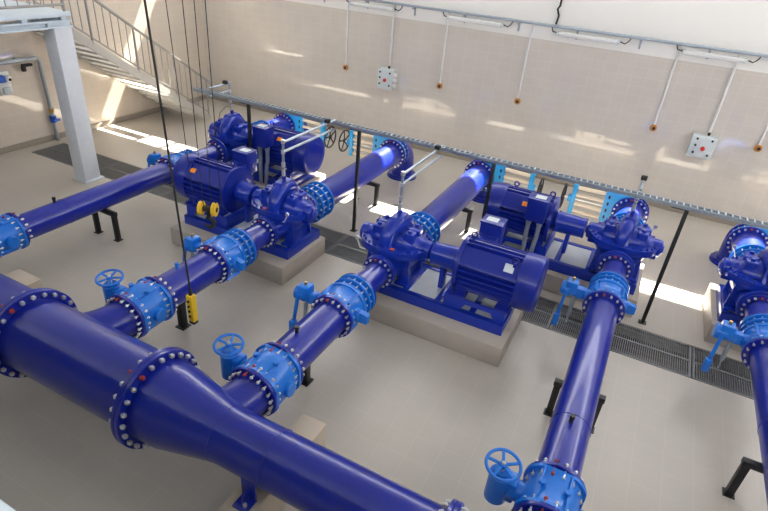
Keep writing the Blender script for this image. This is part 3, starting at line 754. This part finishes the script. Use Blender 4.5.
for key, s, xq in (('A', 1, -7.98), ('B', -1, -4.96), ('C', -1, -2.87), ('D', 1, 0.21)):
    yy = YB if s > 0 else YF; nm = LINES[key]['nm']
    t = thing('sensor_bracket', 'galvanised double tube arm from cable tray down to top of the %s' % nm, 'bracket', (xq, yy, 1.56), 'sensor arms on the cable tray')
    e = yy-s*0.0
    part('arm', MB().tube([(xq, RYY+s*0.06, RZ+0.06), (xq, e, RZ+0.06)], 0.020, 10), 'galv', t)
    part('arm', MB().tube([(xq, RYY+s*0.06, RZ-0.10), (xq, e, RZ-0.10)], 0.020, 10), 'galv', t)
    part('drop_tube', MB().tube([(xq, e, RZ+0.08), (xq, e, 1.53)], 0.022, 10), 'galv', t)
    for za, zb in ((RZ+0.04, RZ+0.10), (RZ-0.13, RZ-0.07), (1.70, 1.78)): part('fitting', MB().cyl((xq, e, za), (xq, e, zb), 0.034, 10, 0.004), 'steel', t)
    cy = RYY+s*0.30 if s < 0 else e-0.12
    part('clamp', MB().box((xq, cy, RZ+0.10), (0.09, 0.08, 0.07), 0.012), 'rubber', t)
    xc = LINES[key]['x']
    part('signal_wire', MB().tube([(xq, e, 1.62), (xq-0.12, e-0.02, 1.60), (xq-0.26, e-0.05, 1.45), (xq-0.30, e-0.06, 1.31)], 0.006, 6), 'rubber', t)
    part('sensor', MB().cyl((xq, e, 1.52), (xq, e, 1.66), 0.03, 12, 0.004), 'steel', t)

# ------------------------------------------------------------------ back wall fittings
t = thing('wall_cable_tray', 'long grey cable tray fixed high along the back wall', 'cable tray', (-2, WY-0.1, 3.55))
x0, x1 = -12.6, 6.0
part('trough', MB().box(((x0+x1)/2, WY-0.10, 3.585), (x1-x0, 0.10, 0.055), 0.004), 'galv', t)
xx = -8.6
while xx < 3:
    b = MB().box((xx, WY-0.08, 3.53), (0.04, 0.16, 0.03), 0.003).box((xx, WY-0.012, 3.46), (0.04, 0.024, 0.20), 0.003)
    part('wall_bracket', b, 'galv', t); xx += 1.33
lamps = [(-7.75, -6.45, 'leftmost'), (-5.02, -3.62, 'second from left'), (-2.38, -1.02, 'third from left'), (0.22, 1.42, 'rightmost')]
for a, c, w in lamps:
    t = thing('tube_light', 'white batten tube light under the wall tray, %s of the four' % w, 'lamp', ((a+c)/2, WY-0.12, 3.40), 'tube lights on the back wall')
    part('housing', MB().box(((a+c)/2, WY-0.12, 3.465), (c-a, 0.11, 0.05), 0.008), 'plast', t)
    part('diffuser', MB().cyl((a+0.05, WY-0.12, 3.425), (c-0.05, WY-0.12, 3.425), 0.032, 14, 0.008), 'plast', t)
    for q in (a+0.03, c-0.03): part('end_cap', MB().box((q, WY-0.12, 3.445), (0.06, 0.12, 0.09), 0.008), 'boxgrey', t)
    part('supply_cable', MB().tube([(c, WY-0.12, 3.46), (c+0.10, WY-0.10, 3.43), (c+0.16, WY-0.09, 3.48), (c+0.20, WY-0.09, 3.56)], 0.012, 8), 'rubber', t)
    part('supply_cable', MB().tube([(a, WY-0.12, 3.46), (a-0.10, WY-0.10, 3.47), (a-0.14, WY-0.09, 3.56)], 0.012, 8), 'rubber', t)
socks = [(-7.85, 'leftmost, left of the left control box'), (-5.03, 'right of the left control box'), (-2.97, 'above the front middle motor'), (0.16, 'left of the right control box'), (2.23, 'at the right edge of the picture')]
for sx_, w in socks:
    t = thing('wall_switch', 'small orange brown wall button under a white conduit, %s' % w, 'switch', (sx_, WY, 1.78), 'wall buttons on the back wall')
    part('button', MB().cyl((sx_, WY-0.005, 1.80), (sx_, WY-0.07, 1.80), 0.075, 18, 0.012), 'brown', t)
    part('cap', MB().cyl((sx_+0.01, WY-0.07, 1.80), (sx_+0.01, WY-0.10, 1.80), 0.035, 14, 0.006), 'black', t)
    part('conduit', MB().tube([(sx_, WY-0.03, 1.86), (sx_, WY-0.03, 3.56)], 0.022, 10), 'plast', t, None, 'white conduit')
for bx_, bz, w in ((-6.54, 1.74, 'left'), (1.21, 1.63, 'right')):
    t = thing('control_box', 'pale grey control box with red stop button on back wall, the %s one' % w, 'control box', (bx_, WY, bz-0.26), 'control boxes on the back wall')
    hw, hh = (0.22, 0.26) if w == 'left' else (0.25, 0.24)
    part('enclosure', MB().box((bx_, WY-0.11, bz), (2*hw, 0.20, 2*hh), 0.02), 'boxgrey', t)
    part('stop_button', MB().cyl((bx_+0.02, WY-0.21, bz-0.02), (bx_+0.02, WY-0.27, bz-0.02), 0.045, 18, 0.012), 'red', t)
    for qx, qz in ((-0.14, 0.17), (-0.14, 0.03), (-0.14, -0.13), (0.15, 0.17), (0.15, -0.15)):
        part('push_button', MB().cyl((bx_+qx, WY-0.21, bz+qz), (bx_+qx, WY-0.235, bz+qz), 0.024, 12, 0.004), 'rubber', t)
    if w == 'left':
        for qz in (0.13, 0.0, -0.14): part('socket_outlet', MB().cyl((bx_+hw, WY-0.12, bz+qz), (bx_+hw+0.09, WY-0.16, bz+qz), 0.055, 16, 0.008), 'plast', t)
    part('cable_gland', MB().cyl((bx_+0.05, WY-0.08, bz+hh), (bx_+0.05, WY-0.08, bz+hh+0.07), 0.028, 12, 0.004), 'rubber', t)
    part('conduit', MB().tube([(bx_+0.05, WY-0.06, bz+hh+0.05), (bx_+0.05, WY-0.05, 3.56)], 0.026, 10), 'plast', t, None, 'white conduit')
b = MB().tube([(-2.45, WY-0.06, 5.6), (-2.45, WY-0.06, 4.0), (-2.49, WY-0.06, 3.93), (-2.43, WY-0.06, 3.80), (-2.45, WY-0.08, 3.62)], 0.022, 8)
solo('power_cable', b, 'rubber', 'thick black cable dropping down the white upper wall into the wall tray', 'cable')

# ------------------------------------------------------------------ gallery platform, column, stair
PX, PY, PZ = -10.16, 7.22, 3.33
t = thing('access_platform', 'raised steel platform at upper left with pale I-beam edge', 'platform', (-11.5, 4.0, 3.06))
part('deck', MB().box(((WX+PX)/2+0.02, (0.52+PY)/2, PZ-0.04), (PX-WX-0.06, PY-0.52, 0.08), 0.003), 'beam', t)
def ibeam(p, q, z0, z1, w):
    p, q = Vector(p), Vector(q); d = (q-p).normalized(); b = MB()
    for zz in (z0+0.015, z1-0.015): b.bar(p+Vector((0, 0, zz)), q+Vector((0, 0, zz)), w, 0.03)
    b.bar(p+Vector((0, 0, (z0+z1)/2)), q+Vector((0, 0, (z0+z1)/2)), 0.02, z1-z0-0.02)
    n = 7
    for i in range(n): b.bar(p+(q-p)*((i+0.5)/n)+Vector((0, 0, z0+0.03)), p+(q-p)*((i+0.5)/n)+Vector((0, 0, z1-0.03)), w*0.8, 0.016, d)
    return b
part('edge_beam', ibeam((PX-0.10, 0.44, 0), (PX-0.10, PY, 0), 3.06, 3.19, 0.20), 'beam', t)
part('edge_beam', ibeam((WX+0.05, PY-0.10, 0), (PX-0.22, PY-0.10, 0), 3.06, 3.19, 0.20), 'beam', t)
for i in range(9): part('spacer', MB().box((PX-0.11, PY-0.12-i*0.75, 3.22), (0.10, 0.10, 0.064), 0.004), 'beam', t)
t = thing('platform_column', 'square white grey column holding up the platform corner beside the stair', 'column', (-10.36, 7.02, 0))
part('shaft', MB().box((-10.36, 7.02, 1.53), (0.34, 0.36, 3.06), 0.012), 'column', t)
part('base_plate', MB().box((-10.36, 7.02, 0.012), (0.44, 0.46, 0.024), 0.003), 'column', t)

# platform railing along its edge
t = thing('platform_railing', 'grey upright bar railing along the edge of the raised platform', 'railing', (PX-0.06, 4, PZ))
xr = PX-0.06
for zz in (PZ+1.05, PZ+0.12): part('rail', MB().tube([(xr, 0.5, zz), (xr, PY-0.06, zz)], 0.024, 10), 'rail', t)
n = 31
for i in range(n):
    yy = PY-0.08-i*0.21
    part('post' if i % 6 == 0 else 'baluster', MB().tube([(xr, yy, PZ if i % 6 == 0 else PZ+0.12), (xr, yy, PZ+1.05)], 0.026 if i % 6 == 0 else 0.011, 8), 'rail', t)

# stair along the left wall, descending to the back wall
sy0, sy1 = 7.22, 11.90; sl = PZ/(sy1-sy0+0.05)
def sz(y): return PZ-(y-sy0)*sl
SXL, SXR = WX+0.06, -11.40
t = thing('staircase', 'open tread steel stair descending along the left wall to the back corner', 'stair', (-12.2, sy1, 0))
for xx in (SXL+0.03, SXR):
    b = MB().prism([(sy0, sz(sy0)-0.15), (sy0, sz(sy0)+0.06), (sy1, sz(sy1)+0.06), (sy1, 0.0), (sy1-0.14, 0.0), (sy1-0.2, max(0, sz(sy1-0.2)-0.15))], (xx-0.02, 0, 0), (0, 1, 0), (0, 0, 1), (1, 0, 0), 0.04)
    part('stringer', b, 'stair', t)
nt = 18
for i in range(1, nt):
    z = PZ*(1-i/nt); y = sy0+(PZ-z)/sl
    part('tread', MB().box(((SXL+SXR)/2+0.015, y-0.10, z-0.0), (SXR-SXL-0.10, 0.25, 0.05), 0.004), 'tread', t)
t = thing('stair_railing', 'sloping grey handrail with upright bars on the open side of the stair', 'railing', (SXR, sy1, 0.1))
part('handrail', MB().bar((SXR, sy0+0.12, sz(sy0+0.12)+1.05), (SXR, sy1+0.25, sz(sy1+0.25)+1.05), 0.06, 0.05), 'rail', t)
part('lower_rail', MB().bar((SXR, sy0+0.12, sz(sy0+0.12)+0.14), (SXR, sy1-0.05, sz(sy1-0.05)+0.14), 0.03, 0.03), 'rail', t)
n = 25
for i in range(n):
    yy = sy0+0.15+i*(sy1-sy0-0.2)/(n-1); ps = i % 6 == 0
    part('post' if ps else 'baluster', MB().tube([(SXR, yy, sz(yy)+(0.0 if ps else 0.14)), (SXR, yy, sz(yy)+1.05)], 0.026 if ps else 0.012, 8), 'rail', t)

# ------------------------------------------------------------------ left wall services
t = thing('water_pipe', 'grey water pipe dropping down the left wall to the floor grating', 'pipe', (WX+0.1, 8.1, 0))
xw = WX+0.10
part('riser', MB().tube([(xw, 3.0, 1.97), (xw, 8.02, 1.97), (xw, 8.07, 1.95), (xw, 8.10, 1.88), (xw, 8.13, 0.0)], 0.045, 14), 'galv', t)
part('stop_valve', MB().cyl((xw, 8.12, 0.46), (xw, 8.12, 0.62), 0.075, 16, 0.01).cyl((xw, 8.12, 0.54), (xw+0.14, 8.12, 0.54), 0.04, 12, 0.006).box((xw+0.15, 8.12, 0.54), (0.03, 0.16, 0.06), 0.006), 'blueplast', t)
part('union', MB().cyl((xw, 8.12, 0.70), (xw, 8.12, 0.80), 0.06, 8, 0.006), 'brass', t)
for yy in (4.2, 6.0, 7.6): part('clip', MB().box((WX+0.05, yy, 1.97), (0.10, 0.05, 0.12), 0.006), 'galv', t)
b = MB().box((xw+0.03, 7.78, 1.86), (0.09, 0.22, 0.06), 0.01).box((xw+0.03, 7.69, 1.79), (0.08, 0.08, 0.12), 0.012)
part('pressure_switch', b, 'rubber', t)
t = thing('socket_box', 'blue and white socket unit on the left wall under the platform', 'socket', (WX, 7.25, 1.25), None)
part('back_plate', MB().box((WX+0.03, 7.25, 1.52), (0.06, 0.26, 0.50), 0.012), 'plast', t)
part('socket_outlet', MB().cyl((WX+0.05, 7.29, 1.64), (WX+0.16, 7.31, 1.62), 0.075, 18, 0.012), 'plast', t)
part('socket_outlet', MB().box((WX+0.10, 7.17, 1.64), (0.12, 0.12, 0.15), 0.015), 'blueplast', t)
part('plug', MB().cyl((WX+0.16, 7.31, 1.62), (WX+0.19, 7.315, 1.615), 0.03, 12, 0.005), 'rubber', t)
part('breaker', MB().box((WX+0.08, 7.25, 1.38), (0.06, 0.18, 0.14), 0.01), 'boxgrey', t)

# ------------------------------------------------------------------ crane hook and pendant
hx, hy, hz = -5.02, 5.05, 1.42
t = thing('hook_block', 'crane hook block with two yellow pulleys hanging on thin ropes', 'crane hook', (hx, hy, hz-0.25))
ax = Vector((0.93, 0.36, 0)).normalized()
for s in (-1, 1):
    c = Vector((hx, hy, hz+0.16))+ax*0.095*s
    b = MB().lathe([(-0.028, 0), (-0.028, 0.09), (-0.022, 0.10), (-0.008, 0.085), (0.008, 0.085), (0.022, 0.10), (0.028, 0.09), (0.028, 0)], c, ax, 32)
    p = part('pulley', b, 'yellow', t)
    part('hub', MB().cyl(c-ax*0.036, c+ax*0.036, 0.035, 16, 0.004), 'rubber', p)
part('cross_head', MB().bar(Vector((hx, hy, hz+0.16))-ax*0.07, Vector((hx, hy, hz+0.16))+ax*0.07, 0.06, 0.07).cyl((hx, hy, hz+0.02), (hx, hy, hz+0.15), 0.028, 12), 'rubber', t)
pts = [Vector((hx, hy, hz+0.05))]
for i in range(15):
    a = PI/2+0.35-(i/14)*1.52*PI; pts.append(Vector((hx, hy, hz-0.05))+ax*(0.07*math.cos(a))+Vector((0, 0, 0.07*math.sin(a))))
part('hook', MB().tube(pts, [0.026]*3+[0.032]*9+[0.026, 0.02, 0.014, 0.008], 12), 'rubber', t)
for (o, q) in (((-0.19, 0), -0.37), ((-0.06, 0), -0.09), ((0.06, 0), 0.06), ((0.19, 0), 0.18)):
    c = Vector((hx, hy, hz+0.18))+ax*o[0]
    part('rope', MB().tube([c, (hx+q*1.35, hy+0.05*q, CZ)], 0.0055, 6), 'rubber', t)
px, py, pz = -4.42, 4.02, 0.80
t = thing('pendant_control', 'yellow crane push button pendant hanging on a long black cable', 'controller', (px, py, pz-0.30))
part('case', MB().box((px, py, pz-0.03), (0.10, 0.09, 0.40), 0.02), 'yellow', t)
part('boot', MB().box((px, py, pz-0.245), (0.09, 0.08, 0.05), 0.012).cyl((px, py, pz+0.15), (px, py, pz+0.30), 0.028, 12, 0.004, 0.014), 'rubber', t)
for q in range(4): part('push_button', MB().cyl((px+0.0, py-0.04, pz+0.09-q*0.075), (px+0.0, py-0.06, pz+0.09-q*0.075), 0.017, 12, 0.003), 'rubber', t)
part('cable', MB().tube([(px, py, pz+0.28), (px-0.05, py, 2.2), (px-0.13, py, 4.2), (px-0.33, py+0.05, CZ)], 0.012, 8), 'rubber', t)

# ------------------------------------------------------------------ light
w = bpy.data.worlds.new('sky'); scn.world = w; w.use_nodes = True
bg = w.node_tree.nodes['Background']; bg.inputs['Color'].default_value = (0.97, 0.97, 1.0, 1); bg.inputs['Strength'].default_value = 5.0
sun = bpy.data.lights.new('sun', 'SUN'); sun.energy = 65; sun.angle = math.radians(0.6); sun.color = (1.0, 0.94, 0.84)
so = bpy.data.objects.new('sun', sun); COL.objects.link(so)
so.rotation_euler = Vector((-0.10, -1.0, -1.47)).to_track_quat('-Z', 'Y').to_euler(); so.location = (-3, 20, 20)

# ------------------------------------------------------------------ camera
yaw, pitch, roll, fpx = math.radians(-24.48283616), math.radians(30.30087779), math.radians(5.30880599), 543.2459
f = Vector((math.sin(yaw)*math.cos(pitch), math.cos(yaw)*math.cos(pitch), -math.sin(pitch)))
r = Vector((math.cos(yaw), -math.sin(yaw), 0)); u = r.cross(f)
r2 = r*math.cos(roll)+u*math.sin(roll); u2 = u*math.cos(roll)-r*math.sin(roll)
cam = bpy.data.cameras.new('camera'); cam.sensor_width = 36; cam.lens = fpx*36/768; cam.clip_start = 0.05; cam.clip_end = 200
co = bpy.data.objects.new('camera', cam); COL.objects.link(co)
mm = Matrix((r2, u2, -f)).transposed().to_4x4(); mm.translation = (0, 0, 5.0); co.matrix_world = mm
scn.camera = co
vs = scn.view_settings
vs.view_transform = 'Standard'; vs.look = 'None'; vs.exposure = 0.32; vs.gamma = 1.0; vs.use_curve_mapping = False
